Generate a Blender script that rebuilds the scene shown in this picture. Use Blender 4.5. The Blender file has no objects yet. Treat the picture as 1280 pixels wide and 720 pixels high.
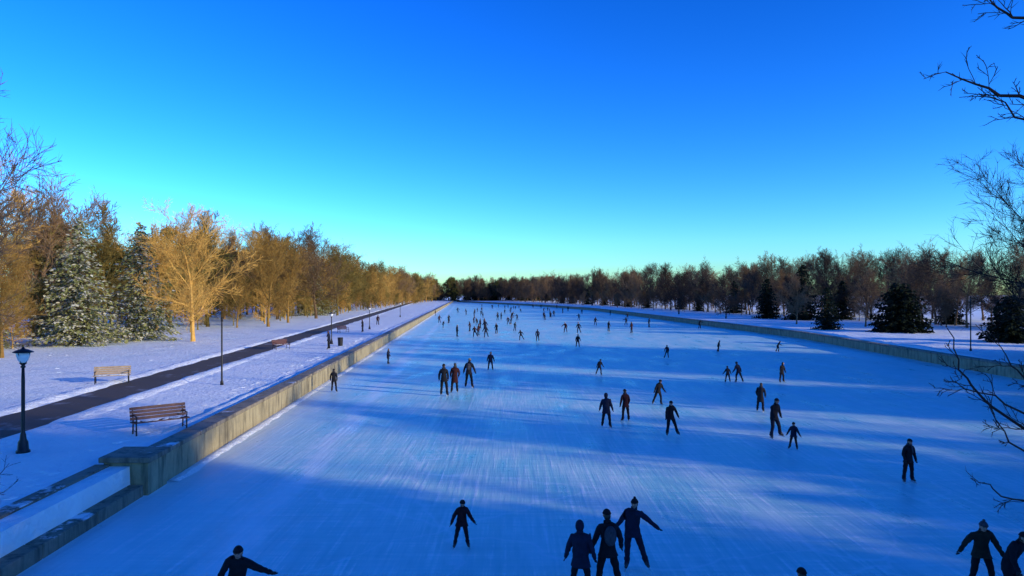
import bpy, math, random
from mathutils import Vector, Matrix
import numpy as np
random.seed(7)
S=bpy.context.scene
S.view_settings.view_transform='Standard'; S.view_settings.look='None'; S.view_settings.exposure=0
COL=S.collection
SUN_EL=math.radians(11.5); SUN_AZ=math.radians(116.5)   # azimuth clockwise from +Y

# ---------------------------------------------------------------- materials
def nodes(name):
    m=bpy.data.materials.new(name); m.use_nodes=True
    nt=m.node_tree; b=nt.nodes['Principled BSDF']; return m,nt,b
def N(nt,t,**k):
    n=nt.nodes.new(t)
    for a,v in k.items(): setattr(n,a,v)
    return n
def noise(nt,scale,detail=4,rough=.55,coord='Object',mscale=None,mrot=None):
    tc=N(nt,'ShaderNodeTexCoord'); n=N(nt,'ShaderNodeTexNoise')
    n.inputs['Scale'].default_value=scale; n.inputs['Detail'].default_value=detail; n.inputs['Roughness'].default_value=rough
    if mscale:
        mp=N(nt,'ShaderNodeMapping'); mp.inputs['Scale'].default_value=mscale
        if mrot: mp.inputs['Rotation'].default_value=mrot
        nt.links.new(tc.outputs[coord],mp.inputs[0]); nt.links.new(mp.outputs[0],n.inputs['Vector'])
    else: nt.links.new(tc.outputs[coord],n.inputs['Vector'])
    return n.outputs['Fac']
def ramp(nt,src,stops):
    r=N(nt,'ShaderNodeValToRGB'); e=r.color_ramp.elements
    while len(e)<len(stops): e.new(.5)
    for i,(p,c) in enumerate(stops):
        e[i].position=p; e[i].color=(c[0],c[1],c[2],1) if hasattr(c,'__len__') else (c,c,c,1)
    nt.links.new(src,r.inputs[0]); return r.outputs[0]
def mix(nt,fac,a,b):
    m=N(nt,'ShaderNodeMix',data_type='RGBA')
    for s,v in ((0,fac),(6,a),(7,b)):
        if hasattr(v,'is_output'): nt.links.new(v,m.inputs[s])
        elif s==0: m.inputs[0].default_value=v
        else: m.inputs[s].default_value=(v[0],v[1],v[2],1)
    return m.outputs[2]
def math_(nt,op,a,b=None):
    m=N(nt,'ShaderNodeMath',operation=op)
    for i,v in enumerate((a,b)):
        if v is None: continue
        if hasattr(v,'is_output'): nt.links.new(v,m.inputs[i])
        else: m.inputs[i].default_value=v
    return m.outputs[0]
def bump(nt,b,src,strength,dist):
    bp=N(nt,'ShaderNodeBump'); bp.inputs['Strength'].default_value=strength; bp.inputs['Distance'].default_value=dist
    nt.links.new(src,bp.inputs['Height']); nt.links.new(bp.outputs[0],b.inputs['Normal'])
def simple(name,c,rough=.7,var=.25,scale=6,metal=0):
    m,nt,b=nodes(name)
    f=noise(nt,scale,4)
    lo=tuple(x*(1-var) for x in c); hi=tuple(min(1,x*(1+var)) for x in c)
    nt.links.new(ramp(nt,f,[(.3,lo),(.7,hi)]),b.inputs['Base Color'])
    b.inputs['Roughness'].default_value=rough; b.inputs['Metallic'].default_value=metal
    return m

def mat_snow():
    m,nt,b=nodes('snow')
    f=noise(nt,.35,6,.6); g=noise(nt,3.5,5,.65)
    c=ramp(nt,f,[(.3,(.74,.83,.82)),(.6,(.86,.90,.87))])
    p=noise(nt,.12,7,.7)
    pm=ramp(nt,p,[(.60,0),(.70,.35)])
    c=mix(nt,pm,c,(.45,.44,.40))
    nt.links.new(c,b.inputs['Base Color']); b.inputs['Roughness'].default_value=.75
    h=math_(nt,'ADD',f,math_(nt,'MULTIPLY',g,.5))
    bump(nt,b,h,.9,.25)
    return m
def mat_ice():
    m,nt,b=nodes('ice')
    big=noise(nt,.05,6,.6,mscale=(1,.45,1)); med=noise(nt,.5,7,.65,mscale=(1,.35,1)); 
    s1=noise(nt,1.0,5,.6,mscale=(7,.25,1),mrot=(0,0,.12)); s2=noise(nt,1.0,5,.6,mscale=(.3,6,1),mrot=(0,0,.35)); s3=noise(nt,1.0,5,.6,mscale=(9,.4,1),mrot=(0,0,-.6))
    fine=math_(nt,'ADD',math_(nt,'ADD',s1,s2),s3)
    base=ramp(nt,big,[(.3,(.14,.50,.50)),(.7,(.32,.66,.62))])
    powder=ramp(nt,math_(nt,'ADD',math_(nt,'MULTIPLY',med,.55),math_(nt,'MULTIPLY',fine,.16)),[(.42,0),(.62,.9)])
    c=mix(nt,powder,base,(.66,.86,.81))
    sc=N(nt,'ShaderNodeMapRange'); nt.links.new(fine,sc.inputs[0]); sc.inputs[1].default_value=1.60; sc.inputs[2].default_value=1.84; sc.inputs[3].default_value=0; sc.inputs[4].default_value=.75
    c=mix(nt,sc.outputs[0],c,(.84,.91,.88))
    # frozen-over cracks
    tc=N(nt,'ShaderNodeTexCoord')
    nz=N(nt,'ShaderNodeTexNoise'); nz.inputs['Scale'].default_value=.5; nz.inputs['Detail'].default_value=4; nt.links.new(tc.outputs['Object'],nz.inputs['Vector'])
    ad=N(nt,'ShaderNodeVectorMath',operation='MULTIPLY_ADD'); nt.links.new(nz.outputs['Color'],ad.inputs[0]); ad.inputs[1].default_value=(2.5,2.5,0); nt.links.new(tc.outputs['Object'],ad.inputs[2])
    vo=N(nt,'ShaderNodeTexVoronoi',feature='DISTANCE_TO_EDGE'); vo.inputs['Scale'].default_value=.16; nt.links.new(ad.outputs[0],vo.inputs['Vector'])
    crk=N(nt,'ShaderNodeMapRange'); nt.links.new(vo.outputs['Distance'],crk.inputs[0]); crk.inputs[1].default_value=.0; crk.inputs[2].default_value=.012; crk.inputs[3].default_value=.45; crk.inputs[4].default_value=0
    c=mix(nt,crk.outputs[0],c,(.75,.86,.86))
    # scraped snow left along the left wall : distance from wall = x + 9.9 + .0685 y
    sp=N(nt,'ShaderNodeSeparateXYZ'); nt.links.new(tc.outputs['Object'],sp.inputs[0])
    d=math_(nt,'ADD',math_(nt,'ADD',sp.outputs[0],math_(nt,'MULTIPLY',sp.outputs[1],.0685)),9.9)
    d=math_(nt,'ADD',d,math_(nt,'MULTIPLY',math_(nt,'SUBTRACT',med,.5),3.5))
    mr=N(nt,'ShaderNodeMapRange'); nt.links.new(d,mr.inputs[0]); mr.inputs[1].default_value=.6; mr.inputs[2].default_value=3.2; mr.inputs[3].default_value=.75; mr.inputs[4].default_value=0
    c=mix(nt,mr.outputs[0],c,(.70,.80,.78))
    d2=math_(nt,'ABSOLUTE',math_(nt,'SUBTRACT',d,4.2))
    mr2=N(nt,'ShaderNodeMapRange'); nt.links.new(d2,mr2.inputs[0]); mr2.inputs[1].default_value=.1; mr2.inputs[2].default_value=.7; mr2.inputs[3].default_value=.6; mr2.inputs[4].default_value=0
    c=mix(nt,mr2.outputs[0],c,(.8,.88,.86))
    nt.links.new(c,b.inputs['Base Color'])
    nt.links.new(ramp(nt,med,[(.35,.25),(.65,.55)]),b.inputs['Roughness'])
    b.inputs['IOR'].default_value=1.31
    bump(nt,b,math_(nt,'ADD',fine,math_(nt,'MULTIPLY',med,2)),.35,.035)
    return m
def mat_concrete(name,c0,c1,snow=0.0):
    m,nt,b=nodes(name)
    f=noise(nt,1.3,7,.65); g=noise(nt,9,5,.6); st=noise(nt,1.0,4,.6,mscale=(3,3,.5))
    c=ramp(nt,f,[(.3,c0),(.7,c1)])
    c=mix(nt,ramp(nt,st,[(.48,0),(.66,.8)]),c,tuple(x*.35 for x in c0))
    if snow>0:
        ge=N(nt,'ShaderNodeNewGeometry'); sp=N(nt,'ShaderNodeSeparateXYZ'); nt.links.new(ge.outputs['Normal'],sp.inputs[0])
        up=math_(nt,'GREATER_THAN',sp.outputs[2],.7)
        k=ramp(nt,noise(nt,.8,6,.7),[(.62-snow*.3,0),(.70-snow*.3,1)])
        c=mix(nt,math_(nt,'MULTIPLY',up,k),c,(.72,.77,.78))
    nt.links.new(c,b.inputs['Base Color']); b.inputs['Roughness'].default_value=.85
    bump(nt,b,g,.5,.03); return m
def mat_bark(name,c0,c1):
    m,nt,b=nodes(name)
    f=noise(nt,2,5,.6); oi=N(nt,'ShaderNodeObjectInfo')
    c=ramp(nt,f,[(.3,c0),(.7,c1)])
    hs=N(nt,'ShaderNodeHueSaturation'); nt.links.new(c,hs.inputs['Color'])
    nt.links.new(math_(nt,'ADD',math_(nt,'MULTIPLY',oi.outputs['Random'],.9),.5),hs.inputs['Value'])
    nt.links.new(hs.outputs[0],b.inputs['Base Color']); b.inputs['Roughness'].default_value=.9; b.inputs['Specular IOR Level'].default_value=.15
    return m
def mat_leaf(name,c0,c1,snow=.0):
    m,nt,b=nodes(name)
    f=noise(nt,.9,5,.6); oi=N(nt,'ShaderNodeObjectInfo')
    c=ramp(nt,f,[(.32,c0),(.68,c1)])
    hs=N(nt,'ShaderNodeHueSaturation'); nt.links.new(c,hs.inputs['Color'])
    nt.links.new(math_(nt,'ADD',math_(nt,'MULTIPLY',oi.outputs['Random'],.6),.7),hs.inputs['Value'])
    c=hs.outputs[0]
    if snow>0:
        ge=N(nt,'ShaderNodeNewGeometry'); sp=N(nt,'ShaderNodeSeparateXYZ'); nt.links.new(ge.outputs['Normal'],sp.inputs[0])
        up=math_(nt,'GREATER_THAN',math_(nt,'ABSOLUTE',sp.outputs[2]),.80)
        k=ramp(nt,noise(nt,1.6,5,.7),[(.56-snow*.3,0),(.62-snow*.3,.9)])
        c=mix(nt,math_(nt,'MULTIPLY',up,k),c,(.60,.58,.46))
    nt.links.new(c,b.inputs['Base Color']); b.inputs['Roughness'].default_value=.9; b.inputs['Specular IOR Level'].default_value=.1
    return m
M_snow=mat_snow(); M_ice=mat_ice()
M_conc=mat_concrete('wall_concrete',(.26,.22,.12),(.38,.33,.19)); M_cope=mat_concrete('coping_concrete',(.17,.145,.10),(.29,.25,.18),.1)
M_step=mat_concrete('step_concrete',(.15,.13,.085),(.26,.225,.155),.22)
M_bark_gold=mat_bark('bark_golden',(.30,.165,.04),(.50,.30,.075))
M_bark_olive=mat_bark('bark_olive',(.13,.095,.025),(.26,.19,.05))
M_bark=mat_bark('bark_brown',(.13,.08,.045),(.23,.145,.075))
M_bark_dark=mat_bark('bark_dark',(.045,.034,.026),(.09,.066,.05))
M_spruce=mat_leaf('spruce_needles',(.10,.115,.04),(.24,.24,.09),.6)
M_olive=mat_leaf('olive_needles',(.05,.055,.014),(.15,.13,.03))
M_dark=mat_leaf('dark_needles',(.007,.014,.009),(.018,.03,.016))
M_iron=simple('black_iron',(.02,.02,.022),.45,.3,12,.6)
M_wood=simple('bench_wood',(.08,.024,.016),.6,.4,9)
M_wood2=simple('weathered_wood',(.30,.22,.13),.7,.3,9)
M_glass,nt,b=nodes('lamp_glass'); b.inputs['Roughness'].default_value=.25
nt.links.new(ramp(nt,noise(nt,4),[(.3,(.6,.63,.6)),(.7,(.8,.8,.76))]),b.inputs['Base Color'])
def mat_asphalt():
    m,nt,b=nodes('asphalt')
    f=noise(nt,.4,6,.65); g=noise(nt,25,3)
    c=ramp(nt,g,[(.3,(.045,.035,.022)),(.7,(.09,.07,.045))])
    c=mix(nt,ramp(nt,f,[(.58,0),(.72,.45)]),c,(.6,.63,.68))
    nt.links.new(c,b.inputs['Base Color']); b.inputs['Roughness'].default_value=.8; bump(nt,b,g,.4,.01); return m
M_asph=mat_asphalt()

# ---------------------------------------------------------------- mesh builder
class MB:
    def __init__(s): s.v=[]; s.f=[]; s.m=[]
    def tube(s,p0,p1,r0,r1,n=3,mat=0,cap=False):
        d=(p1-p0); 
        if d.length<1e-6: return
        d.normalize(); a=d.orthogonal().normalized(); c=d.cross(a); i=len(s.v)
        for p,r in ((p0,r0),(p1,r1)):
            for k in range(n):
                t=2*math.pi*k/n; s.v.append(tuple(p+a*(math.cos(t)*r)+c*(math.sin(t)*r)))
        for k in range(n):
            j=(k+1)%n; s.f.append((i+k,i+j,i+n+j,i+n+k)); s.m.append(mat)
        if cap:
            s.f.append(tuple(i+n+k for k in range(n))); s.m.append(mat)
            s.f.append(tuple(i+n-1-k for k in range(n))); s.m.append(mat)
    def ribbon(s,p0,p1,w,mat=0):
        d=p1-p0; a=d.orthogonal().normalized(); 
        a=Matrix.Rotation(random.random()*6.28,3,d.normalized())@a if d.length>1e-6 else a
        i=len(s.v); s.v+= [tuple(p0-a*w),tuple(p0+a*w),tuple(p1+a*w*.3),tuple(p1-a*w*.3)]
        s.f.append((i,i+1,i+2,i+3)); s.m.append(mat)
    def hexa(s,c,mat=0):
        i=len(s.v); s.v+=[tuple(x) for x in c]
        for q in ((3,2,1,0),(4,5,6,7),(0,1,5,4),(1,2,6,5),(2,3,7,6),(3,0,4,7)):
            s.f.append(tuple(i+k for k in q)); s.m.append(mat)
    def box(s,c,h,mat=0,R=None):
        c=Vector(c); pts=[]
        for z in (-1,1):
            for x,y in ((-1,-1),(1,-1),(1,1),(-1,1)):
                p=Vector((x*h[0],y*h[1],z*h[2])); p=R@p if R else p; pts.append(c+p)
        s.hexa(pts,mat)
    def lathe(s,prof,n=12,mat=0,o=(0,0,0)):
        i=len(s.v)
        for r,z in prof:
            for k in range(n):
                t=2*math.pi*k/n; s.v.append((o[0]+r*math.cos(t),o[1]+r*math.sin(t),o[2]+z))
        for a in range(len(prof)-1):
            for k in range(n):
                j=(k+1)%n; s.f.append((i+a*n+k,i+a*n+j,i+(a+1)*n+j,i+(a+1)*n+k)); s.m.append(mat)
    def ell(s,c,r,mat=0,nu=12,nv=8,R=None,fn=None,v0=0.,v1=1.):
        i=len(s.v); c=Vector(c)
        for a in range(nv+1):
            ph=math.pi*(v0+(v1-v0)*a/nv)
            for k in range(nu):
                t=2*math.pi*k/nu
                p=Vector((math.sin(ph)*math.cos(t)*r[0],math.sin(ph)*math.sin(t)*r[1],math.cos(ph)*r[2]))
                if fn: p=fn(p)
                if R: p=R@p
                s.v.append(tuple(c+p))
        for a in range(nv):
            for k in range(nu):
                j=(k+1)%nu; s.f.append((i+a*nu+k,i+(a+1)*nu+k,i+(a+1)*nu+j,i+a*nu+j)); s.m.append(mat)
    def mesh(s,name,mats,smooth=False):
        me=bpy.data.meshes.new(name); me.from_pydata(s.v,[],s.f)
        for m in mats: me.materials.append(m)
        me.polygons.foreach_set('material_index',s.m)
        if smooth: me.polygons.foreach_set('use_smooth',[True]*len(s.f))
        me.update(); return me
def obj(name,me,loc=(0,0,0),rz=0,sc=1,parent=None):
    o=bpy.data.objects.new(name,me); COL.objects.link(o); o.location=loc; o.rotation_euler=(0,0,rz)
    o.scale=(sc,sc,sc) if not hasattr(sc,'__len__') else sc
    if parent: o.parent=parent
    return o
def empty(name,loc=(0,0,0),rz=0,sc=1):
    o=bpy.data.objects.new(name,None); COL.objects.link(o); o.location=loc; o.rotation_euler=(0,0,rz); o.scale=(sc,)*3; o.empty_display_size=.2; return o

# ---------------------------------------------------------------- layout curves (metres)
def XL(y): return -9.9-.0685*y
_ry=[-120,0,49,96,150,266,350,450,560,600,4000]; _rx=[33,35.5,37,40.5,37.5,31,15,-12,-44,-49.5,-282]
def XR(y): return float(np.interp(y,_ry,_rx))
def XP(y): return -17.5-.108*y
LZ=.9
rows=list(range(-120,600,12))+[600,800,1200,2500,4000]
cl=[-4000,-1000,-300,-120,-60,-30,-12,-3,-.45]; 
v=[];f=[]
for y in rows:
    xl,xr=XL(y),XR(y)
    for c in cl: v.append((xl+c,y,LZ))
    v.append((xl-.4,y,-.5)); v.append((xr+.4,y,-.5))
    for c in reversed(cl): v.append((xr-c,y,LZ))
nc=len(cl)*2+2
for r in range(len(rows)-1):
    for c in range(nc-1):
        i=r*nc+c; f.append((i,i+1,i+nc+1,i+nc))
me=bpy.data.meshes.new('snowy_ground'); me.from_pydata(v,[],f); me.materials.append(M_snow); obj('snowy_ground',me)
v=[];f=[]
for k,y in enumerate(rows[:-4]):
    v+=[(XL(y)-.1,y,0),(XR(y)+.1,y,0)]
    if k: i=2*k; f.append((i-2,i-1,i+1,i))
me=bpy.data.meshes.new('ice'); me.from_pydata(v,[],f); me.materials.append(M_ice); obj('canal_ice',me)
v=[];f=[]
ys=list(range(-60,560,4))
for k,y in enumerate(ys):
    w=1.45+.15*math.sin(y*.7)+.1*math.sin(y*1.9)
    v+=[(XP(y)-w,y,LZ+.006),(XP(y)+w,y,LZ+.006)]
    if k: i=2*k; f.append((i-2,i-1,i+1,i))
me=bpy.data.meshes.new('path'); me.from_pydata(v,[],f); me.materials.append(M_asph); obj('asphalt_path',me)
def berm(name,fx,y0,y1,w,h,seed,step=.8,z0=LZ):
    rg=random.Random(seed); v=[];f=[];k=0;y=y0
    hh=h
    while y<y1:
        hh=max(.02,min(h*1.6,hh+rg.uniform(-.4,.4)*h)); ww=w*rg.uniform(.8,1.25); x=fx(y)+rg.uniform(-.12,.12)*w
        for t,z in ((-1,-.02),(-.55,.55),(-.05,1),(.5,.6),(1,-.02)):
            v.append((x+t*ww,y,z0+(hh*z*rg.uniform(.75,1.1) if z>0 else -.03)))
        if k:
            for c in range(4):
                i=k*5+c; f.append((i-5,i-4,i+1,i))
        k+=1; y+=step*(1 if y<90 else 4)
    me=bpy.data.meshes.new(name); me.from_pydata(v,[],f); me.materials.append(M_snow)
    me.polygons.foreach_set('use_smooth',[True]*len(f)); obj(name,me)
berm('snow_bank',lambda y:XP(y)-1.95,-10,420,.6,.12,1)
berm('snow_bank',lambda y:XP(y)+1.95,-10,420,.6,.10,2)
berm('snow_bank',lambda y:XL(y)-1.35,22.5,420,.5,.10,3)
berm('snow_bank',lambda y:XL(y)+.25,22.6,420,.28,.05,9,.5,0)
berm('snow_bank',lambda y:XR(y)+1.4,30,420,.7,.22,4,1.2)
berm('snow_bank',lambda y:XR(y)+9+2*math.sin(y*.06),30,300,2.2,.35,5,2)
rg=random.Random(77); mbs=MB()
for i in range(520):
    y=rg.uniform(8,110); x=rg.uniform(XL(y)-3 if rg.random()<.5 else XL(y)-30,XL(y)-1.8)
    if abs(x-XP(y))<2: continue
    r=rg.uniform(.05,.22); mbs.ell((x,y,LZ-.01),(r*rg.uniform(.8,1.6),r,r*rg.uniform(.12,.3)),0,7,3,None,None,0,.5)
obj('snow_lumps',mbs.mesh('lumps',[M_snow],True))

# ---- walls
def sbox(mb,XF,ya,yb,a,b_,z0,z1,mat=0):
    xa,xb=XF(ya),XF(yb)
    lo,hi=min(a,b_),max(a,b_)
    mb.hexa([(xa+lo,ya,z0),(xa+hi,ya,z0),(xb+hi,yb,z0),(xb+lo,yb,z0),(xa+lo,ya,z1),(xa+hi,ya,z1),(xb+hi,yb,z1),(xb+lo,yb,z1)],mat)
def wall(name,XF,sgn,y0,y1,top):
    W=MB();C=MB();y=y0
    while y<y1:
        L=3.0 if y<160 else 9.0
        yb=min(y+L,y1)
        sbox(W,XF,y+.008,yb-.008,0,-sgn*.62,-.3,top-.16)
        C_=random.uniform(-.006,.006)
        sbox(C,XF,y+.012,yb-.012,sgn*.06,-sgn*.72,top-.16,top+C_)
        y=yb
    e=empty(name)
    obj('wall_face',W.mesh('wf',[M_conc]),parent=e); o=obj('coping',C.mesh('cp',[M_cope]),parent=e)
    bv=o.modifiers.new('b','BEVEL'); bv.width=.02; bv.segments=1
wall('retaining_wall',XL,1,22.4,560,1.12)
wall('retaining_wall',XR,-1,-110,560,1.0)
P=MB(); sbox(P,XL,21.05,22.38,.12,-1.25,-.3,1.02)
P2=MB(); sbox(P2,XL,20.93,22.5,.22,-1.36,1.02,1.19)
e=empty('wall_pier'); obj('pier_block',P.mesh('p',[M_conc]),parent=e); o=obj('pier_cap',P2.mesh('p',[M_cope]),parent=e); bv=o.modifiers.new('b','BEVEL'); bv.width=.03; bv.segments=2
T=MB(); y=-20.0
while y<21.0:
    yb=min(y+2.4,21.02)
    sbox(T,XL,y+.006,yb-.006,.0,-.55,-.3,.34)
    sbox(T,XL,y+.006,yb-.006,-.55,-1.05,-.3,.68)
    sbox(T,XL,y+.006,yb-.006,-1.05,-1.5,-.3,.97)
    y=yb
o=obj('stone_steps',T.mesh('steps',[M_step])); bv=o.modifiers.new('b','BEVEL'); bv.width=.025; bv.segments=1

# ---------------------------------------------------------------- trees
def rv(rg,s=1): return Vector((rg.gauss(0,s),rg.gauss(0,s),rg.gauss(0,s)))
def branch(mb,rg,p,d,L,r,lev,cfg):
    nseg=cfg['seg'][lev]; nch=cfg['ch'][lev]; last=lev==len(cfg['seg'])-1
    p=p.copy(); d=d.normalized(); sl=L/nseg; tw=cfg['tw']
    for k in range(nseg):
        q=p+d*sl; r0=r*(1-k/nseg*.75); r1=r*(1-(k+1)/nseg*.75)
        if last: mb.ribbon(p,q,max(r0,tw))
        else: mb.tube(p,q,max(r0,tw),max(r1,tw),5 if lev==0 else 3)
        if not last:
            for c in range(nch):
                if rg.random()<.12: continue
                t=rg.random(); st=p.lerp(q,t)
                a=rg.uniform(.45,1.0)*cfg.get('ang',1)
                ax=d.orthogonal().normalized(); ax=Matrix.Rotation(rg.random()*6.283,3,d)@ax
                nd=(Matrix.Rotation(a,3,ax)@d)+Vector((0,0,cfg['up']))
                branch(mb,rg,st,nd,L*rg.uniform(.38,.62)*(1-.35*(k/nseg)),max(r1*.6,tw),lev+1,cfg)
        p=q; d=(d+rv(rg,.16)+Vector((0,0,cfg['up']*.35))).normalized()
def bare_tree(seed,H,spread=.42,nl=12,low=.22,mat=M_bark,tw=.012,up=.12,shape='oval',extra=(5,3,2,1),ch=(3,3,4,0)):
    rg=random.Random(seed); random.seed(seed); mb=MB(); cfg=dict(seg=extra,ch=ch,up=up,tw=tw)
    p=Vector((0,0,-.1)); d=Vector((rg.uniform(-.06,.06),rg.uniform(-.06,.06),1)); r=H*.013; pts=[]
    n=9; Ht=H*.78
    for k in range(n):
        q=p+d.normalized()*Ht/n; r0=r*(1-k/n)**.8+.03; r1=r*(1-(k+1)/n)**.8+.03
        if k==0: r0*=1.35
        mb.tube(p,q,r0,r1,7); pts.append((p,q,r1)); p=q; d=d+rv(rg,.07); d.z=max(d.z,.8)
    for i in range(nl):
        t=low+(.98-low)*(i+rg.random()*.6)/nl; k=min(n-1,int(t*n)); a,b_,rr=pts[k]; st=a.lerp(b_,t*n-k)
        az=i*2.4+rg.uniform(-.5,.5); hh=(t-low)/(1-low)
        el=math.radians(25+45*hh+rg.uniform(-8,12))
        if shape=='oval': L=H*spread*(.75+.5*math.sin(math.pi*min(1,hh*.9+.1)))*rg.uniform(.75,1.15)
        else: L=H*spread*(1.15-.75*hh)*rg.uniform(.8,1.1)
        L=min(L,(H-st.z)/max(.3,math.sin(el))*1.0)
        branch(mb,rg,st,Vector((math.cos(az)*math.cos(el),math.sin(az)*math.cos(el),math.sin(el))),L,rr*.5,0,cfg)
    branch(mb,rg,p,Vector((0,0,1)),H*.24,.05,0,cfg)
    return mb.mesh('bare_tree',[mat])
def spruce(seed,H,R,mat,whorls=34,nb=10,snow=1,exp=.85,size=.42,dens=5,z0=.05):
    rg=random.Random(seed); mb=MB()
    mb.tube(Vector((0,0,-.1)),Vector((0,0,H*.95)),H*.017,.02,6,1)
    for w in range(whorls):
        t=z0+(1-z0)*(w/whorls); z=t*H; rad=R*(1-t)**exp+.12
        az0=rg.random()*6.28; n=max(4,int(nb*(.45+.65*(1-t))))
        for b_ in range(n):
            az=az0+6.283*b_/n+rg.uniform(-.25,.25); L=rad*rg.uniform(.72,1.12)
            dirv=Vector((math.cos(az),math.sin(az),0)); side=Vector((-dirv.y,dirv.x,0))
            droop=rg.uniform(.15,.4)*(1-t*.9); zz=z+rg.uniform(-.5,.5)*H/whorls
            m=max(2,int(L/.45)); 
            mb.tube(Vector((0,0,zz)),dirv*L*.8+Vector((0,0,zz-droop*L*.7)),.03,.01,3,1)
            for k in range(m):
                s=(k+.7)/m; c=dirv*(L*s)+Vector((0,0,zz-droop*L*(s-.25*s*s)))
                for q in range(dens):
                    ww=(1-s)*L*.28+.12
                    o=c+side*rg.uniform(-ww,ww)+Vector((0,0,rg.uniform(-.22,.08)))
                    a=(dirv*rg.uniform(.4,1)+side*rg.uniform(-.8,.8)+Vector((0,0,rg.uniform(-.75,.15)))).normalized()
                    bb=a.cross(Vector((rg.uniform(-.9,.9),rg.uniform(-.9,.9),1))).normalized()
                    sz=size*rg.uniform(.6,1.2); i=len(mb.v)
                    mb.v+=[tuple(o-a*sz*.4),tuple(o+bb*sz*.28),tuple(o+a*sz*.7),tuple(o-bb*sz*.28)]
                    mb.f.append((i,i+1,i+2,i+3)); mb.m.append(0)
    return mb.mesh('spruce',[mat,M_bark_dark])
def roundever(seed,H,R,mat,n=240,low=.14):
    """loose-crowned evergreen: trunk, limbs and needle clumps through the crown"""
    rg=random.Random(seed); mb=MB()
    mb.tube(Vector((0,0,-.1)),Vector((0,0,H*.85)),H*.016,.04,6,1)
    for c in range(n):
        t=rg.random()**.8; z=H*(low+(.97-low)*t); prof=math.sin(math.pi*min(1,.22+.78*t))**.7 
        az=rg.random()*6.283; rr=R*prof*rg.uniform(.35,1.08)*(1+.25*math.sin(az*3+seed+t*5))
        ctr=Vector((math.cos(az)*rr,math.sin(az)*rr,z))
        if rg.random()<.4: mb.tube(Vector((0,0,z-rr*.4)),ctr,.05,.015,3,1)
        cs=rg.uniform(.35,.9)
        for q in range(26):
            o=ctr+Vector((rg.gauss(0,cs*.6),rg.gauss(0,cs*.6),rg.gauss(0,cs*.4)))
            a=rv(rg).normalized(); bb=a.cross(rv(rg)).normalized(); sz=rg.uniform(.18,.42); i=len(mb.v)
            mb.v+=[tuple(o-a*sz*.6),tuple(o+bb*sz*.3),tuple(o+a*sz*.6),tuple(o-bb*sz*.3)]; mb.f.append((i,i+1,i+2,i+3)); mb.m.append(0)
    return mb.mesh('evergreen',[mat,M_bark_dark])

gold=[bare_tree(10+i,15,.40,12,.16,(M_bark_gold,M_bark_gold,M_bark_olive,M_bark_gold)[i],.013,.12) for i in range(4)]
oliv_b=[bare_tree(20+i,15,.34,12,.12,M_bark_olive,.018,.18) for i in range(2)]
brown=[bare_tree(30+i,15,.36,12,.2,M_bark,.016,.16) for i in range(3)]
darkt=[bare_tree(50+i,15,.36,12,.16,M_bark_dark if i!=2 else M_bark,.015,.14) for i in range(3)]
spr=[spruce(70+i,13.5,5.0,M_spruce) for i in range(2)]
olive=[roundever(80+i,14,4.2,M_olive,200) for i in range(3)]
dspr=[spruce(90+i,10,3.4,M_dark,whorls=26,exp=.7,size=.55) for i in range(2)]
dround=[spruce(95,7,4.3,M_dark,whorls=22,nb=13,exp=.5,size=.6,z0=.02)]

def put(name,me,x,y,s,z=LZ,par=None,sz=None):
    return obj(name,me,(x,y,z),random.uniform(0,6.28),(s,s,s*(sz or 1)),par)
random.seed(21)
put('spruce_tree',spr[0],-45.0,71,1.0); put('spruce_tree',spr[1],-43.0,79,1.02); put('spruce_tree',spr[1],-53,190,1.15); put('spruce_tree',spr[0],-58,88,1.15); put('spruce_tree',spr[0],-50,172,1.0); put('spruce_tree',spr[0],-52,66,.8)
put('bare_tree',gold[0],-36.0,77,.98); put('bare_tree',gold[1],-42.6,57,.62); put('bare_tree',gold[2],-49,62,.75)
put('bare_tree',gold[3],-40,112,.95); put('bare_tree',brown[1],-43,150,1.3); put('bare_tree',gold[1],-42,128,.9); put('bare_tree',gold[2],-44,172,1.1)
put('bare_tree',gold[0],-52,100,1.0)
near_l=bare_tree(200,14.5,.50,14,.3,M_bark_dark,.012,.10)
obj('bare_tree',near_l,(-27.0,31,LZ),1.0)
near_r=bare_tree(201,16,.46,15,.25,M_bark_dark,.014,.12)
obj('bare_tree',near_r,(46.0,59,LZ),2.0,1.05)
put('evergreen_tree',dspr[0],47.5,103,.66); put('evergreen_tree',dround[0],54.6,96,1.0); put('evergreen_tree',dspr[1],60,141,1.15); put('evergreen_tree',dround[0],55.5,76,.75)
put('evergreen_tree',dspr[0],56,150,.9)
for x,y,s in ((50,120,.55),(58,112,.6),(66,118,.8),(47,150,.6),(62,104,.7),(72,108,.75),(44,180,.7)): put('bare_tree',random.choice(darkt+brown),x,y,s)

k=0
def part(me,x,y,s,par,sz=1):
    global k; k+=1; put('tree_%d'%k,me,x,y,s,LZ,par,sz)
wl=empty('woodland')
y=48
while y<560:
    base=-47-.03*y - (10 if y<100 else 0)
    for rrow in range(4 if y<260 else 3):
        if random.random()<.12: continue
        x=base-rrow*8+random.uniform(-3,3); yy=y+random.uniform(-3,3); rr=random.random()
        if rr<.42 and rrow>0: part(random.choice(olive),x,yy,random.uniform(.8,1.25),wl)
        elif rr<.62: part(random.choice(gold),x,yy,random.uniform(.75,1.3),wl)
        elif rr<.82: part(random.choice(oliv_b),x,yy,random.uniform(.75,1.2),wl)
        else: part(random.choice(brown),x,yy,random.uniform(.85,1.35),wl)
    y+=6 if y<250 else 9
for y in range(60,420,7): part(random.choice(gold+oliv_b),-42-.035*y+random.uniform(-2,2)-(6 if y<95 else 0),y,random.uniform(.25,.55),wl)
wr=empty('woodland')
def rbase(y): return float(np.interp(y,[90,110,205,320,420,560],[86,78,60,46,24,-5]))
y=90
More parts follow.
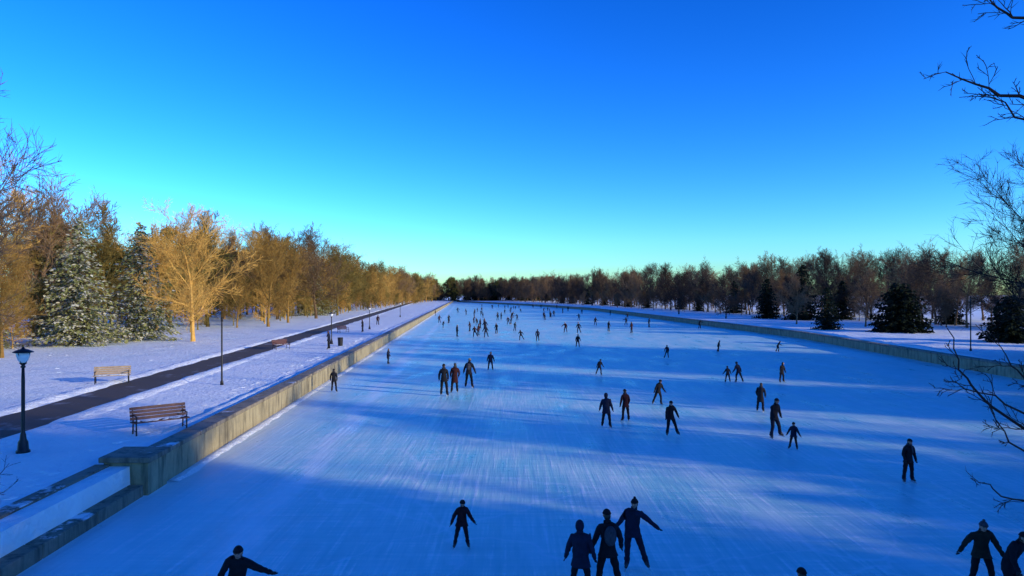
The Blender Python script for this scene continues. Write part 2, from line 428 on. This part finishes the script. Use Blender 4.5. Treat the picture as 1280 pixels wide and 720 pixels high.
while y<560:
    for rrow in range(3):
        if random.random()<.1: continue
        x=rbase(y)+rrow*11+random.uniform(-3,3)
        part(random.choice(darkt+brown),x,y+random.uniform(-3,3),random.uniform(.54,.98)*(1.0+ (y-100)/1500),wr)
    y+=6 if y<250 else 9
for y in range(100,420,5): part(random.choice(darkt+brown),rbase(y)-5+random.uniform(-5,3),y,random.uniform(.2,.45),wr)
for y in range(120,420,24): part(random.choice(dspr),rbase(y)+random.uniform(-2,6),y,random.uniform(.6,1.0),wr)
wf=empty('distant_treeline')
for i in range(120):
    x=random.uniform(-130,60); part(random.choice(brown+darkt),x,random.uniform(560,640),random.uniform(.95,1.35),wf)
for i in range(70): part(random.choice(dspr+olive),random.uniform(-110,40),random.uniform(560,640),random.uniform(1.1,1.5),wf)
for i in range(40): part(random.choice(darkt+brown),random.uniform(-75,0),random.uniform(562,600),random.uniform(.4,.8),wf)
# woods on the right bank beside / behind the viewpoint, unseen; heights and gaps shaped to shade the ice and let sun streaks through
ws=empty('woodland')
def sgap(x,y): return y+ (x-42)*.5
for i in range(290):
    x=random.uniform(44,86); y=random.uniform(-72,56); g=sgap(x,y)
    if x<.78*y+4: continue
    s=random.uniform(.92,1.10)
    if -2.5<g<8.5: continue
    elif 15.2<g<25.5: continue
    elif 34<g<40: s=.4
    elif g<0: s*=1.25
    elif g>8: s*=.86
    r=random.random()
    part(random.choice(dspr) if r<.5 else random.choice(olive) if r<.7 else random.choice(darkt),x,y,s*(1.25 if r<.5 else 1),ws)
for i in range(26):  # low evergreens added to shade the right end of one sun streak
    x=random.uniform(43,54); g=random.uniform(-1.5,7.5); part(random.choice(olive),x,g-(x-42)*.5,random.uniform(.48,.60),ws)

sh=bare_tree(300,1.2,.6,9,.05,M_bark_dark,.005,.1,extra=(3,2,1),ch=(2,2,0)); obj('bare_shrub',sh,(-13.7,17.6,LZ),.3)

# near tree overhanging at right, rooted on a stone abutment
A=MB(); A.hexa([(9.5,2.5,-.3),(15,2.5,-.3),(15,8.6,-.3),(9.5,8.6,-.3),(9.6,2.6,1.4),(14.9,2.6,1.4),(14.9,8.5,1.4),(9.6,8.5,1.4)])
obj('stone_abutment',A.mesh('ab',[M_step]))
M_twig=mat_bark('twig_reddish',(.06,.03,.025),(.12,.06,.045))
mb=MB(); rg=random.Random(5); random.seed(5)
p=Vector((11.6,6.6,1.2)); pts=[p]; 
for q,r0,r1 in (((11.7,6.8,4),.2,.17),((11.4,7.2,6.5),.17,.14),((11.6,7.4,9),.14,.1),((11.3,7.6,12),.1,.05)):
    q=Vector(q); mb.tube(p,q,r0,r1,8); p=q
cfgn=dict(seg=(4,2,1),ch=(1,2,0),up=.06,tw=.0045)
def limb(pts,r0,r1,chn=1,cf=cfgn,cl_=.35):
    n=len(pts)-1
    for i in range(n):
        a,b_=Vector(pts[i]),Vector(pts[i+1]); ra=r0+(r1-r0)*i/n; rb=r0+(r1-r0)*(i+1)/n
        prev=a
        for s in range(1,5):
            q=a.lerp(b_,s/4)+ (rv(rg,.03) if s<4 else Vector()); mb.tube(prev,q,ra+(rb-ra)*(s-1)/4,ra+(rb-ra)*s/4,5)
            if rg.random()<chn:
                d=(q-prev).normalized(); ax=Matrix.Rotation(rg.random()*6.28,3,d)@d.orthogonal()
                nd=Matrix.Rotation(rg.uniform(.4,.9),3,ax)@d
                branch(mb,rg,q,nd,cl_*rg.uniform(.6,1.5),rb*.5,0,cf)
            prev=q
limb([(11.5,7.3,8.2),(9.2,8.4,8.7),(7.4,9,8.62),(6.5,9.1,8.85),(5.75,9.05,9.15)],.06,.008,.95)
limb([(11.5,7.4,8.8),(9.4,8.4,9.6),(7.6,8.9,9.7),(6.6,9,9.85),(6.25,9,10.15)],.05,.008,.95)
limb([(11.5,7.4,9.5),(9.5,8.2,10.2),(7.6,8.8,10.0),(6.75,9,10.3)],.04,.008,.95)
limb([(11.5,7.4,7.8),(9.5,8.4,8.4),(7.8,9,8.3),(6.8,9,8.5),(6.3,9,8.8)],.04,.007,.95)
limb([(11.4,7.3,3.0),(8.8,8.5,3.5),(7.2,9,4.1),(6.4,9.1,4.7),(5.95,9.1,5.2),(5.8,9.1,5.75)],.035,.006,.6,cfgn,.4)
limb([(11.4,7.3,3.3),(9,8.5,4.0),(7.3,9,4.4),(6.5,9,4.75),(5.85,9,5.05)],.032,.006,.6,cfgn,.36)
limb([(11.4,7.3,2.8),(9,8.5,3.2),(7.3,9,3.3),(6.6,9,3.5),(6.15,9,3.72)],.03,.006,.5,cfgn,.3)
limb([(11.4,7.3,3.6),(9,8.5,4.6),(7.4,9,4.7),(6.75,9,5.1),(6.45,9,5.5)],.03,.006,.6,cfgn,.3)
limb([(11.4,7.3,3.1),(9,8.5,3.3),(7.3,9,3.75),(6.55,9,4.25),(6.35,9,4.6)],.03,.006,.6,cfgn,.3)
random.seed(6)
c2=dict(seg=(4,3,2,1),ch=(2,2,3,0),up=.12,tw=.008)
for i in range(9):
    az=rg.uniform(-2.4,1.2); branch(mb,rg,Vector((11.5,7.4,rg.uniform(7,11.5))),Vector((math.cos(az)*.8+.2,math.sin(az)*.8-.3,.7)),rg.uniform(2.5,4),.06,0,c2)
obj('overhanging_tree',mb.mesh('ot',[M_twig]))

# ---------------------------------------------------------------- furniture
def bench(loc,rz,wood,sc=1):
    e=empty('park_bench',loc,rz,sc)
    for i,x in enumerate((-.82,.82)):
        m=MB()
        m.tube(Vector((x,-.24,0)),Vector((x,-.22,.43)),.028,.024,6,cap=True)
        m.tube(Vector((x,.26,0)),Vector((x,.20,.43)),.028,.024,6,cap=True)
        m.tube(Vector((x,.20,.41)),Vector((x,.33,.92)),.026,.02,6,cap=True)
        m.tube(Vector((x,-.25,.42)),Vector((x,.22,.40)),.024,.024,6,cap=True)
        m.tube(Vector((x,-.22,.43)),Vector((x,-.25,.64)),.02,.02,6,cap=True)
        m.tube(Vector((x,-.27,.65)),Vector((x,.27,.67)),.024,.022,6,cap=True)
        m.tube(Vector((x,-.23,.14)),Vector((x,.24,.14)),.014,.014,6)
        obj('side_frame_%d'%(i+1),m.mesh('bf',[M_iron]),parent=e)
    m=MB()
    for i in range(5): m.box((0,-.22+.10*i,.445-.004*i),(.92,.041,.018))
    obj('seat',m.mesh('bs',[wood]),parent=e)
    m=MB(); R=Matrix.Rotation(-.25,3,'X')
    for i in range(4): m.box((0,.212+.030*i,.535+.115*i),(.92,.014,.05),0,R)
    obj('backrest',m.mesh('bb',[wood]),parent=e)
    m=MB()
    for i in range(26): m.ell((rg.uniform(-.8,.8),rg.uniform(-.2,.12),.462),(rg.uniform(.05,.14),rg.uniform(.04,.09),.022),0,8,3,None,None,0,.5)
    obj('snow_on_seat',m.mesh('sn',[M_snow],True),parent=e)
bench((-13.55,26.3,LZ),math.radians(42),M_wood,1.08)
bench((-23.9,40.8,LZ),math.radians(25),M_wood2,1.05)
bench((-22.3,66,LZ),math.radians(60),M_wood); bench((-23.5,95,LZ),math.radians(60),M_wood)
def lamp(loc,sc=1,H=3.6,head=1):
    e=empty('street_lamp',loc,0,sc)
    m=MB(); m.lathe([(.0,0),(.21,0),(.21,.06),(.17,.10),(.15,.35),(.10,.45),(.085,.6),(.06,.68),(.055,H-1),(.042,H-.62),(.075,H-.60),(.075,H-.56),(.045,H-.53),(.10,H-.47),(.11,H-.44),(0,H-.44)],14)
    obj('post',m.mesh('lp',[M_iron],True),parent=e)
    m=MB(); m.lathe([(.09,H-.437),(.15,H-.36),(.20,H-.2),(.215,H-.1),(.20,H-.085)],14); obj('globe',m.mesh('lg',[M_glass],True),parent=e)
    m=MB(); m.lathe([(.19,H-.09),(.30,H-.10),(.31,H-.08),(.2,H-.02),(.06,H+.03),(.03,H+.08),(0,H+.12)],14)
    for i in range(4):
        a=i*math.pi/2; c,s_=math.cos(a),math.sin(a)
        m.tube(Vector((.10*c,.10*s_,H-.44)),Vector((.225*c,.225*s_,H-.1)),.01,.01,4)
    obj('cap',m.mesh('lc',[M_iron]),parent=e)
lamp((-16.4,22.9,LZ),1,3.45)
for x,y in ((-17.1,73),(-19.5,104),(-24,160)): lamp((x-2.2,y,LZ),.9,3.7)
def post(loc,H):
    e=empty('light_pole',loc); m=MB(); m.lathe([(0,0),(.10,0),(.09,.2),(.055,.26),(.045,H-.25),(.03,H),(0,H)],10); obj('post',m.mesh('pp',[M_iron],True),parent=e)
    m=MB(); m.lathe([(.03,H-.1),(.05,H),(.055,H+.04),(.04,H+.12),(0,H+.15)],10); obj('luminaire',m.mesh('pl',[M_iron],True),parent=e)
post((-17.0,40,LZ),3.8)
post((43,64,LZ),5)
def litter_bin(loc):
    e=empty('litter_bin',loc); m=MB(); m.lathe([(0,.05),(.24,.05),(.27,.8),(.29,.82),(.29,.88),(.24,.88),(.2,.86),(.0,.7)],14); obj('body',m.mesh('lb',[M_iron]),parent=e)
    m=MB(); 
    for a in range(4): m.tube(Vector((.2*math.cos(a*1.57),.2*math.sin(a*1.57),0)),Vector((.2*math.cos(a*1.57),.2*math.sin(a*1.57),.06)),.02,.02,5)
    obj('feet',m.mesh('lf',[M_iron]),parent=e)
litter_bin((-17.6,70,LZ))

# ---------------------------------------------------------------- people
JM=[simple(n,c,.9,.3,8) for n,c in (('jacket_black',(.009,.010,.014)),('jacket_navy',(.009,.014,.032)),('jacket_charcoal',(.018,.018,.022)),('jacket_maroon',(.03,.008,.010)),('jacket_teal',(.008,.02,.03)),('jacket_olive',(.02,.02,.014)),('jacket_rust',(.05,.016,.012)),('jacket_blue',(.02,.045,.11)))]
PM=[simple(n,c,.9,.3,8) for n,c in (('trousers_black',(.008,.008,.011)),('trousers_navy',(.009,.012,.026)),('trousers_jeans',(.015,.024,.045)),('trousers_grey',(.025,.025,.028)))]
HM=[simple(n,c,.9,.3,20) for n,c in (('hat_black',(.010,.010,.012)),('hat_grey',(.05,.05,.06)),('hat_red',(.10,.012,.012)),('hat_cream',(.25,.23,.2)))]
for m_ in JM+PM+HM: m_.node_tree.nodes['Principled BSDF'].inputs['Specular IOR Level'].default_value=.2
M_skin=simple('skin',(.38,.21,.15),.55,.1,5); M_glove=simple('glove',(.012,.012,.014),.8); M_boot=simple('skate_boot',(.02,.02,.022),.5); M_steel=simple('steel_blade',(.4,.41,.43),.3,.1,9,.9)
M_hair=simple('hair',(.02,.013,.008),.6); M_eye=simple('eye',(.01,.01,.01),.2); M_lip=simple('lip',(.25,.09,.08),.5)
SL=[JM[0],PM[0],HM[0],M_skin,M_glove,M_boot,M_steel,M_hair,M_eye,M_lip,HM[1]]
def D(x,y,z): return Vector((x,y,z)).normalized()
def person(name,lean=0,side=0,aL=None,aR=None,lL=None,lR=None,hat='beanie',headturn=0,coat=.10,scarf=False,pack=False,bulk=1.0):
    """figure 1.75 m tall facing -Y. a*: (upper dir, fore dir) l*: (thigh dir, shin dir)"""
    Rl=Matrix.Rotation(lean,3,'X')@Matrix.Rotation(side,3,'Y')
    pel=Vector((0,0,.95)); J={}
    def up(x,y,z): return pel+Rl@Vector((x,y,z))
    J['pel']=pel; J['spi']=up(0,.01,.2); J['che']=up(0,-.01,.38); J['nec']=up(0,0,.53); J['nk2']=up(0,-.015,.60)
    for s,a in ((1,aL),(-1,aR)):
        n='L' if s>0 else 'R'
        J['sh'+n]=up(s*.175,0,.43); J['el'+n]=J['sh'+n]+a[0]*.27; J['wr'+n]=J['el'+n]+a[1]*.235; J['ha'+n]=J['wr'+n]+a[1]*.09
    for s,l in ((1,lL),(-1,lR)):
        n='L' if s>0 else 'R'
        J['hi'+n]=pel+Vector((s*.095,0,-.06)); J['kn'+n]=J['hi'+n]+l[0]*.42; J['an'+n]=J['kn'+n]+l[1]*.40
        fw=Vector((s*.25,-1,0)).normalized(); tilt=l[1]; 
        fd=(fw-tilt*fw.dot(tilt)*.6).normalized(); J['to'+n]=J['an'+n]+fd*.17+tilt*.045; J['he'+n]=J['an'+n]-fd*.045+tilt*.03
    rad=dict(pel=.155*bulk,spi=.15*bulk,che=.165*bulk,nec=.085,nk2=.055,sh=.09*bulk,el=.068*bulk,wr=.050,ha=.042,hi=.115,kn=.08,an=.062,to=.042,he=.046)
    keys=list(J); idx={k_:i for i,k_ in enumerate(keys)}
    ed=[('pel','spi'),('spi','che'),('che','nec'),('nec','nk2')]
    for n in 'LR': ed+=[('che','sh'+n),('sh'+n,'el'+n),('el'+n,'wr'+n),('wr'+n,'ha'+n),('pel','hi'+n),('hi'+n,'kn'+n),('kn'+n,'an'+n),('an'+n,'to'+n),('an'+n,'he'+n)]
    me=bpy.data.meshes.new('t'); me.from_pydata([tuple(J[k_]) for k_ in keys],[(idx[a],idx[b_]) for a,b_ in ed],[])
    o=bpy.data.objects.new('t',me); COL.objects.link(o)
    o.modifiers.new('s','SKIN'); 
    sv=me.skin_vertices[0].data if me.skin_vertices else None
    if sv is None:
        bpy.context.view_layer.objects.active=o; bpy.context.view_layer.update(); sv=me.skin_vertices[0].data
    for i,k_ in enumerate(keys):
        r=rad.get(k_,rad.get(k_[:2],.05))
        sv[i].radius=(r*1.0,r*(.8 if k_ in('pel','spi','che') else 1)) 
        sv[i].use_root=(k_=='pel')
    o.modifiers.new('d','SUBSURF').levels=1
    dg=bpy.context.evaluated_depsgraph_get(); dg.update()
    ev=bpy.data.meshes.new_from_object(o.evaluated_get(dg))
    mb=MB()
    for v_ in ev.vertices:
        c=v_.co; a=.006*math.sin(c.z*62+c.x*25)+.005*math.sin(c.z*37-c.x*40+c.y*30)
        mb.v.append(tuple(c+v_.normal*a))
    seg=[(J[a],J[b_],a[:2],b_[:2],rad.get(b_,rad.get(b_[:2]))) for a,b_ in ed]
    for p_ in ev.polygons:
        c=p_.center; best=1e9; bm_=0
        for a,b_,ka,kb,r in seg:
            ab=b_-a; t=max(0,min(1,(c-a).dot(ab)/ab.length_squared)); d=(c-(a+ab*t)).length-r
            if d<best:
                best=d
                if kb in('kn','an'): bm_=1
                elif kb=='hi': bm_=0 if c.z>pel.z-.12 else 1
                elif kb in('to','he'): bm_=5
                elif kb=='ha': bm_=4
                elif kb=='nk': bm_=3
                else: bm_=0
        mb.f.append(tuple(p_.vertices)); mb.m.append(bm_)
    bpy.data.objects.remove(o); 
    def ring(c,d,r,h,mat): mb.tube(c-d*h,c+d*h,r,r*.93,10,mat,True)
    dn=(J['nk2']-J['nec']).normalized(); ring(J['nec']+dn*.02,dn,.085,.035,0)
    i0=len(mb.v); nr=14; lev=5
    dl=((J['knL']-J['hiL'])+(J['knR']-J['hiR'])).normalized()
    spread=abs(J['knL'].x-J['knR'].x)
    for a in range(lev):
        t=a/(lev-1)
        if t<.4: c=J['spi'].lerp(pel,t/.4*1.0)
        else: c=pel+Vector((0,0,-.02))+dl*((t-.4)/.6)*(coat+.06)
        rx=(.150+.035*t+.10*max(0,t-.4)*spread*2.0)*bulk; ry=(.125+.035*t+(abs(J['knL'].y-J['knR'].y))*.12*max(0,t-.4))*bulk
        for kx in range(nr):
            th=2*math.pi*kx/nr; w_=1+.04*math.sin(th*4+a)
            mb.v.append((c.x+rx*w_*math.cos(th),c.y+ry*w_*math.sin(th),c.z+.01*math.sin(th*3)))
    for a in range(lev-1):
        for kx in range(nr):
            j_=(kx+1)%nr; mb.f.append((i0+a*nr+kx,i0+(a+1)*nr+kx,i0+(a+1)*nr+j_,i0+a*nr+j_)); mb.m.append(0)
    if scarf:
        for q in range(12):
            t0=q*math.pi/6; t1=(q+1)*math.pi/6; cc=J['nec']+dn*.04
            mb.tube(cc+Vector((math.cos(t0)*.085,math.sin(t0)*.085,0)),cc+Vector((math.cos(t1)*.085,math.sin(t1)*.085,0)),.035,.035,6,10)
        mb.tube(J['nec']+Vector((.04,-.10,0)),up(.06,-.19,.25),.03,.035,5,10,True)
    if pack:
        mb.ell(up(0,.20,.28),(.14,.10,.21),10,12,8,Rl)
        for s in(-1,1): mb.tube(up(s*.10,-.12,.44),up(s*.11,-.13,.2),.018,.018,5,10); mb.tube(up(s*.10,-.12,.44),up(s*.09,.12,.5),.018,.018,5,10)
    for n in 'LR':
        d=(J['an'+n]-J['kn'+n]).normalized(); ring(J['an'+n]-d*.12,d,.078,.03,1)
        d=(J['wr'+n]-J['el'+n]).normalized(); ring(J['wr'+n]-d*.02,d,.054,.018,0)
        h=J['ha'+n]; s=1 if n=='L' else -1
        pn=d.cross(Vector((0,1,0))); pn=pn.normalized() if pn.length>.2 else Vector((1,0,0)); sd=d.cross(pn).normalized()
        for q,(off,L) in enumerate(((-.032,.062),(-.011,.074),(.011,.07),(.031,.052))):
            a0=h+sd*off-d*.005; a1=a0+(d+pn*.15*s).normalized()*L*.55; a2=a1+(d+pn*.6*s).normalized()*L*.5
            mb.tube(a0,a1,.0125,.011,5,4); mb.tube(a1,a2,.011,.008,5,4,True)
        a0=J['wr'+n]+d*.03-sd*.03; a1=a0+(d*.7-sd*.8).normalized()*.05; a2=a1+(d-sd*.25).normalized()*.035
        mb.tube(a0,a1,.015,.013,5,4); mb.tube(a1,a2,.013,.009,5,4,True)
        fd=(J['to'+n]-J['he'+n]).normalized(); sh_=(J['an'+n]-J['kn'+n]).normalized(); sdv=fd.cross(sh_).normalized(); dwn=sdv.cross(fd)*-1
        if dwn.dot(sh_)<0: dwn=-dwn
        c=(J['to'+n]+J['he'+n])/2+dwn*.065; Rb=Matrix((sdv,fd,dwn)).transposed()
        mb.box(c,(.003,.15,.018),6,Rb); mb.box(c-fd*.07-dwn*.028,(.012,.02,.016),6,Rb); mb.box(c+fd*.08-dwn*.028,(.012,.02,.016),6,Rb)
    Rh=Matrix.Rotation(lean*.35,3,'X')@Matrix.Rotation(headturn,3,'Z'); hc=J['nk2']+Rl@Vector((0,-.02,.075))+Vector((0,-.0,.01))
    def hf(p):
        q=p.copy()
        if q.z<0: q.x*=1+q.z*2.6; q.y=q.y*(1+q.z*.9)-.012*(-q.z/.11)
        if q.y<0: q.y*=.93
        return q
    mb.ell(hc,(.076,.095,.118),3,16,12,Rh,hf)
    def H(x,y,z): return hc+Rh@Vector((x,y,z))
    mb.tube(H(0,-.082,.012),H(0,-.107,-.022),.008,.014,6,3,True); 
    mb.ell(H(0,-.095,-.024),(.016,.016,.01),3,8,4,Rh)
    for s in (-1,1):
        mb.ell(H(s*.030,-.081,.008),(.012,.006,.006),8,8,4,Rh); mb.ell(H(s*.077,.005,-.005),(.012,.022,.032),3,8,6,Rh); mb.box(H(s*.03,-.085,.024),(.016,.004,.003),7,Rh)
    mb.box(H(0,-.083,-.052),(.022,.005,.005),9,Rh)
    if hat in('beanie','bobble'):
        mb.ell(H(0,.008,.03),(.09,.108,.105),2,14,6,Rh,None,0,.47)
        for kx in range(14):
            t0=2*math.pi*kx/14; t1=2*math.pi*(kx+1)/14
            mb.tube(H(math.cos(t0)*.086,.008+math.sin(t0)*.104,.038),H(math.cos(t1)*.086,.008+math.sin(t1)*.104,.038),.012,.012,5,2)
        if hat=='bobble': mb.ell(H(0,.01,.15),(.035,.035,.032),2,8,6,Rh)
        mb.ell(H(0,.035,-.02),(.078,.076,.095),7,12,6,Rh)
    elif hat=='hair':
        mb.ell(H(0,.012,.022),(.085,.1,.11),7,14,6,Rh,None,0,.45); mb.ell(H(0,.045,-.04),(.082,.062,.15),7,12,8,Rh)
    elif hat=='helmet':
        mb.ell(H(0,.01,.025),(.105,.125,.118),2,16,7,Rh,None,0,.52)
        mb.tube(H(.085,0,0),H(.03,-.06,-.12),.006,.006,4,2); mb.tube(H(-.085,0,0),H(-.03,-.06,-.12),.006,.006,4,2); mb.ell(H(0,.04,-.03),(.072,.066,.08),7,12,6,Rh)
    elif hat=='hood':
        def cut(p):
            q=p.copy()
            if q.y<-.045: q.y=-.045-(q.y+.045)*-.25
            return q
        mb.ell(H(0,.02,.0),(.105,.12,.145),0,16,10,Rh,cut); mb.ell(H(0,-.04,-.005),(.07,.06,.09),3,12,8,Rh)
    zmin=min(v_[2] for v_ in mb.v); mb.v=[(x,y,z-zmin) for x,y,z in mb.v]
    return mb.mesh(name,SL,True)
P={}
P['stand']=person('p',.05,.03,(D(.35,.1,-1),D(.05,-.35,-1)),(D(-.3,.15,-1),D(.1,-.5,-1)),(D(.10,-.10,-1),D(.06,.08,-1)),(D(-.16,-.02,-1),D(-.08,.10,-1)),'beanie',.2,.10,True)
P['stand2']=person('p',.08,-.04,(D(.35,.1,-1),D(-.1,-.7,-.7)),(D(-.35,.1,-1),D(.1,-.7,-.7)),(D(.14,-.05,-1),D(.08,.06,-1)),(D(-.1,-.12,-1),D(-.05,.12,-1)),'hair',.3,.30,True)
P['stand3']=person('p',.12,.06,(D(.4,0,-1),D(.3,-.2,-1)),(D(-.4,0,-1),D(-.25,-.3,-1)),(D(.2,-.15,-1),D(.1,.15,-1)),(D(-.18,-.02,-1),D(-.1,.12,-1)),'hood',0,.16,False,False,1.1)
P['pack']=person('p',.16,-.03,(D(.45,.1,-1),D(.3,-.4,-1)),(D(-.5,.1,-1),D(-.2,-.5,-.9)),(D(.16,-.2,-1),D(.1,.2,-1)),(D(-.22,.05,-1),D(-.16,.3,-1)),'beanie',0,.08,False,True)
P['glide']=person('p',.30,.05,(D(.45,.15,-1),D(.5,-.3,-.8)),(D(-.45,.15,-1),D(-.5,-.3,-.8)),(D(.12,-.35,-1),D(.08,.18,-1)),(D(-.28,.2,-1),D(-.2,.45,-1)),'helmet')
P['glide2']=person('p',.26,-.08,(D(.5,.2,-.8),D(.4,.0,-.9)),(D(-.3,-.3,-1),D(-.3,-.6,-.7)),(D(.30,-.3,-1),D(.34,.15,-1)),(D(-.14,-.2,-1),D(-.08,.2,-1)),'beanie')
P['armsout']=person('p',.14,.08,(D(.9,-.05,-.75),D(1,-.1,-.75)),(D(-.6,0,-1),D(-.7,-.3,-.8)),(D(.36,-.1,-1),D(.30,.12,-1)),(D(-.06,-.16,-1),D(-.02,.14,-1)),'bobble',-.3)
P['kid']=person('p',.08,.04,(D(.5,-.1,-1),D(.6,-.25,-.8)),(D(-.55,.05,-1),D(-.4,-.35,-.9)),(D(.20,-.12,-1),D(.14,.12,-1)),(D(-.22,-.02,-1),D(-.18,.08,-1)),'helmet',.2,.08,False,False,1.12)
P['stride']=person('p',.48,0,(D(.3,-.7,-.7),D(-.2,-.8,-.3)),(D(-.4,.8,-.6),D(-.4,.6,-.7)),(D(.08,-.65,-1),D(.06,.3,-1)),(D(-.45,.35,-1),D(-.4,.6,-1)),'beanie')
P['reach']=person('p',.38,.14,(D(1,-.35,-.45),D(1,-.35,-.25)),(D(-.5,-.2,-1),D(-.2,-.6,-.8)),(D(.3,-.3,-1),D(.2,.2,-1)),(D(-.15,-.3,-1),D(-.1,.25,-1)),'beanie')
P['reachR']=person('p',.38,-.10,(D(.5,-.2,-1),D(.3,-.6,-.8)),(D(-.9,-.3,-.7),D(-.7,-.3,-.9)),(D(.2,-.3,-1),D(.15,.2,-1)),(D(-.2,-.2,-1),D(-.12,.25,-1)),'bobble')
def skater(pose,x,y,h,rz=0,j=None,p=None,hm=None,z=0.0,name='ice_skater'):
    s=h/1.78; o=obj(name,P[pose],(x,y,z+.001),math.radians(rz),s)
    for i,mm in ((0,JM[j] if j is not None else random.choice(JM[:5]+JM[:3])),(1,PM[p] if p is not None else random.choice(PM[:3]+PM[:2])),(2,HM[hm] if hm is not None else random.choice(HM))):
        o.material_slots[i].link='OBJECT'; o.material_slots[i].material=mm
random.seed(11)
for a in (('kid',-1.23,16.68,1.17,8,3,0,0),('stand3',1.40,13.9,1.54,165,1,0,0),('pack',1.98,14.1,1.70,190,0,0,0),('armsout',2.71,15.4,1.60,-8,1,1,0),
          ('reach',-5.09,12.6,1.68,10,0,0,0),('reachR',9.82,14.3,1.55,-10,5,0,1),('reach',9.85,13.55,1.58,25,0,0,0),('stand',13.06,22.5,1.42,10,0,0,0),('stand',4.96,11.6,1.5,180,2,0,0),
          ('stand3',4.38,31.7,1.58,160,1,0,0),('stand',5.54,33.3,1.54,200,3,0,0),('glide',8.2,38.3,1.45,20,0,0,0),('glide2',6.94,29.9,1.56,10,0,0,0),
          ('stand2',13.1,36,1.5,150,2,0,0),('glide2',11.27,29.4,1.75,30,0,1,0),('kid',11.26,27.3,1.08,-40,1,0,0),('glide',15.96,48.1,1.45,200,1,0,0),('kid',15.2,48.1,1.13,180,2,0,0),('stand3',19.0,48.1,1.4,30,0,0,0),
          ('stand',-4.15,41.6,1.92,175,0,0,0),('stand2',-3.6,42.9,1.85,190,3,0,0),('pack',-2.86,45.2,1.95,170,2,0,3),('stand3',-1.76,55.7,1.5,0,1,0,0),('stand2',-11.05,60.8,1.35,90,1,0,0),
          ('glide',6.7,52.4,1.25,20,0,0,0),('stand3',7.7,80,1.5,0,0,0,0),('stand',3.36,89.6,1.6,180,1,0,0),('glide',22.2,73.5,1.25,90,2,0,0),('stride',28.6,73.5,1.25,80,2,0,0),('stand',-11.3,43.3,1.45,180,0,0,0),
          ('stride',1.2,92,1.5,200,0,0,0),('glide2',15,66,1.3,190,1,0,0)):
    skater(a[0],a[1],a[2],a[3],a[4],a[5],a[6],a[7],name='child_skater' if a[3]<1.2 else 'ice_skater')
ks=list(P)
for i in range(72):
    y=97+230*random.random()**1.3; u=random.random()**1.25; x=XL(y)+4+(XR(y)-XL(y)-9)*u
    if i%3==0: x=random.gauss(.5,5)+(-.03*y)
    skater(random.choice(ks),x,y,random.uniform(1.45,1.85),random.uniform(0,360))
for x,y in ((-16.5,66),(-19.8,96),(-22,118)): skater('stand',x-1.2,y,1.7,random.uniform(0,360),z=LZ,name='pedestrian')

# ---------------------------------------------------------------- light, sky, camera
w=bpy.data.worlds.new('World'); S.world=w; w.use_nodes=True; nt=w.node_tree
sky=nt.nodes.new('ShaderNodeTexSky'); sky.sky_type='NISHITA'; sky.sun_disc=False; sky.sun_elevation=SUN_EL; sky.sun_rotation=SUN_AZ
sky.air_density=1.0; sky.dust_density=.3; sky.ozone_density=3.0; sky.altitude=100
hs=nt.nodes.new('ShaderNodeHueSaturation'); hs.inputs['Saturation'].default_value=1.3; hs.inputs['Value'].default_value=1.0
mx=nt.nodes.new('ShaderNodeMix'); mx.data_type='RGBA'; mx.blend_type='MULTIPLY'; mx.inputs[0].default_value=1; mx.inputs[7].default_value=(.72,1.2,2.25,1)
gm=nt.nodes.new('ShaderNodeGamma'); gm.inputs[1].default_value=1.5
mx2=nt.nodes.new('ShaderNodeMix'); mx2.data_type='RGBA'; mx2.blend_type='MULTIPLY'; mx2.inputs[0].default_value=1; mx2.inputs[7].default_value=(.85,.66,.40,1)
nt.links.new(sky.outputs[0],hs.inputs['Color']); nt.links.new(hs.outputs[0],mx.inputs[6]); nt.links.new(mx.outputs[2],gm.inputs[0]); nt.links.new(gm.outputs[0],mx2.inputs[6])
bg=nt.nodes['Background']; nt.links.new(mx2.outputs[2],bg.inputs[0]); bg.inputs[1].default_value=.15
L=bpy.data.lights.new('sun','SUN'); L.energy=5; L.angle=math.radians(.5); L.color=(1,.83,.55)
so=bpy.data.objects.new('sun',L); COL.objects.link(so)
sd=Vector((math.sin(SUN_AZ)*math.cos(SUN_EL),math.cos(SUN_AZ)*math.cos(SUN_EL),math.sin(SUN_EL)))
so.rotation_euler=sd.to_track_quat('Z','Y').to_euler(); so.location=(60,-30,40)
c=bpy.data.cameras.new('cam'); c.lens=24; c.sensor_width=36; c.clip_end=6000; c.clip_start=.05; c.shift_y=.00625
co=bpy.data.objects.new('camera',c); COL.objects.link(co); co.location=(0,0,6.2); co.rotation_euler=(math.radians(90),0,0); S.camera=co
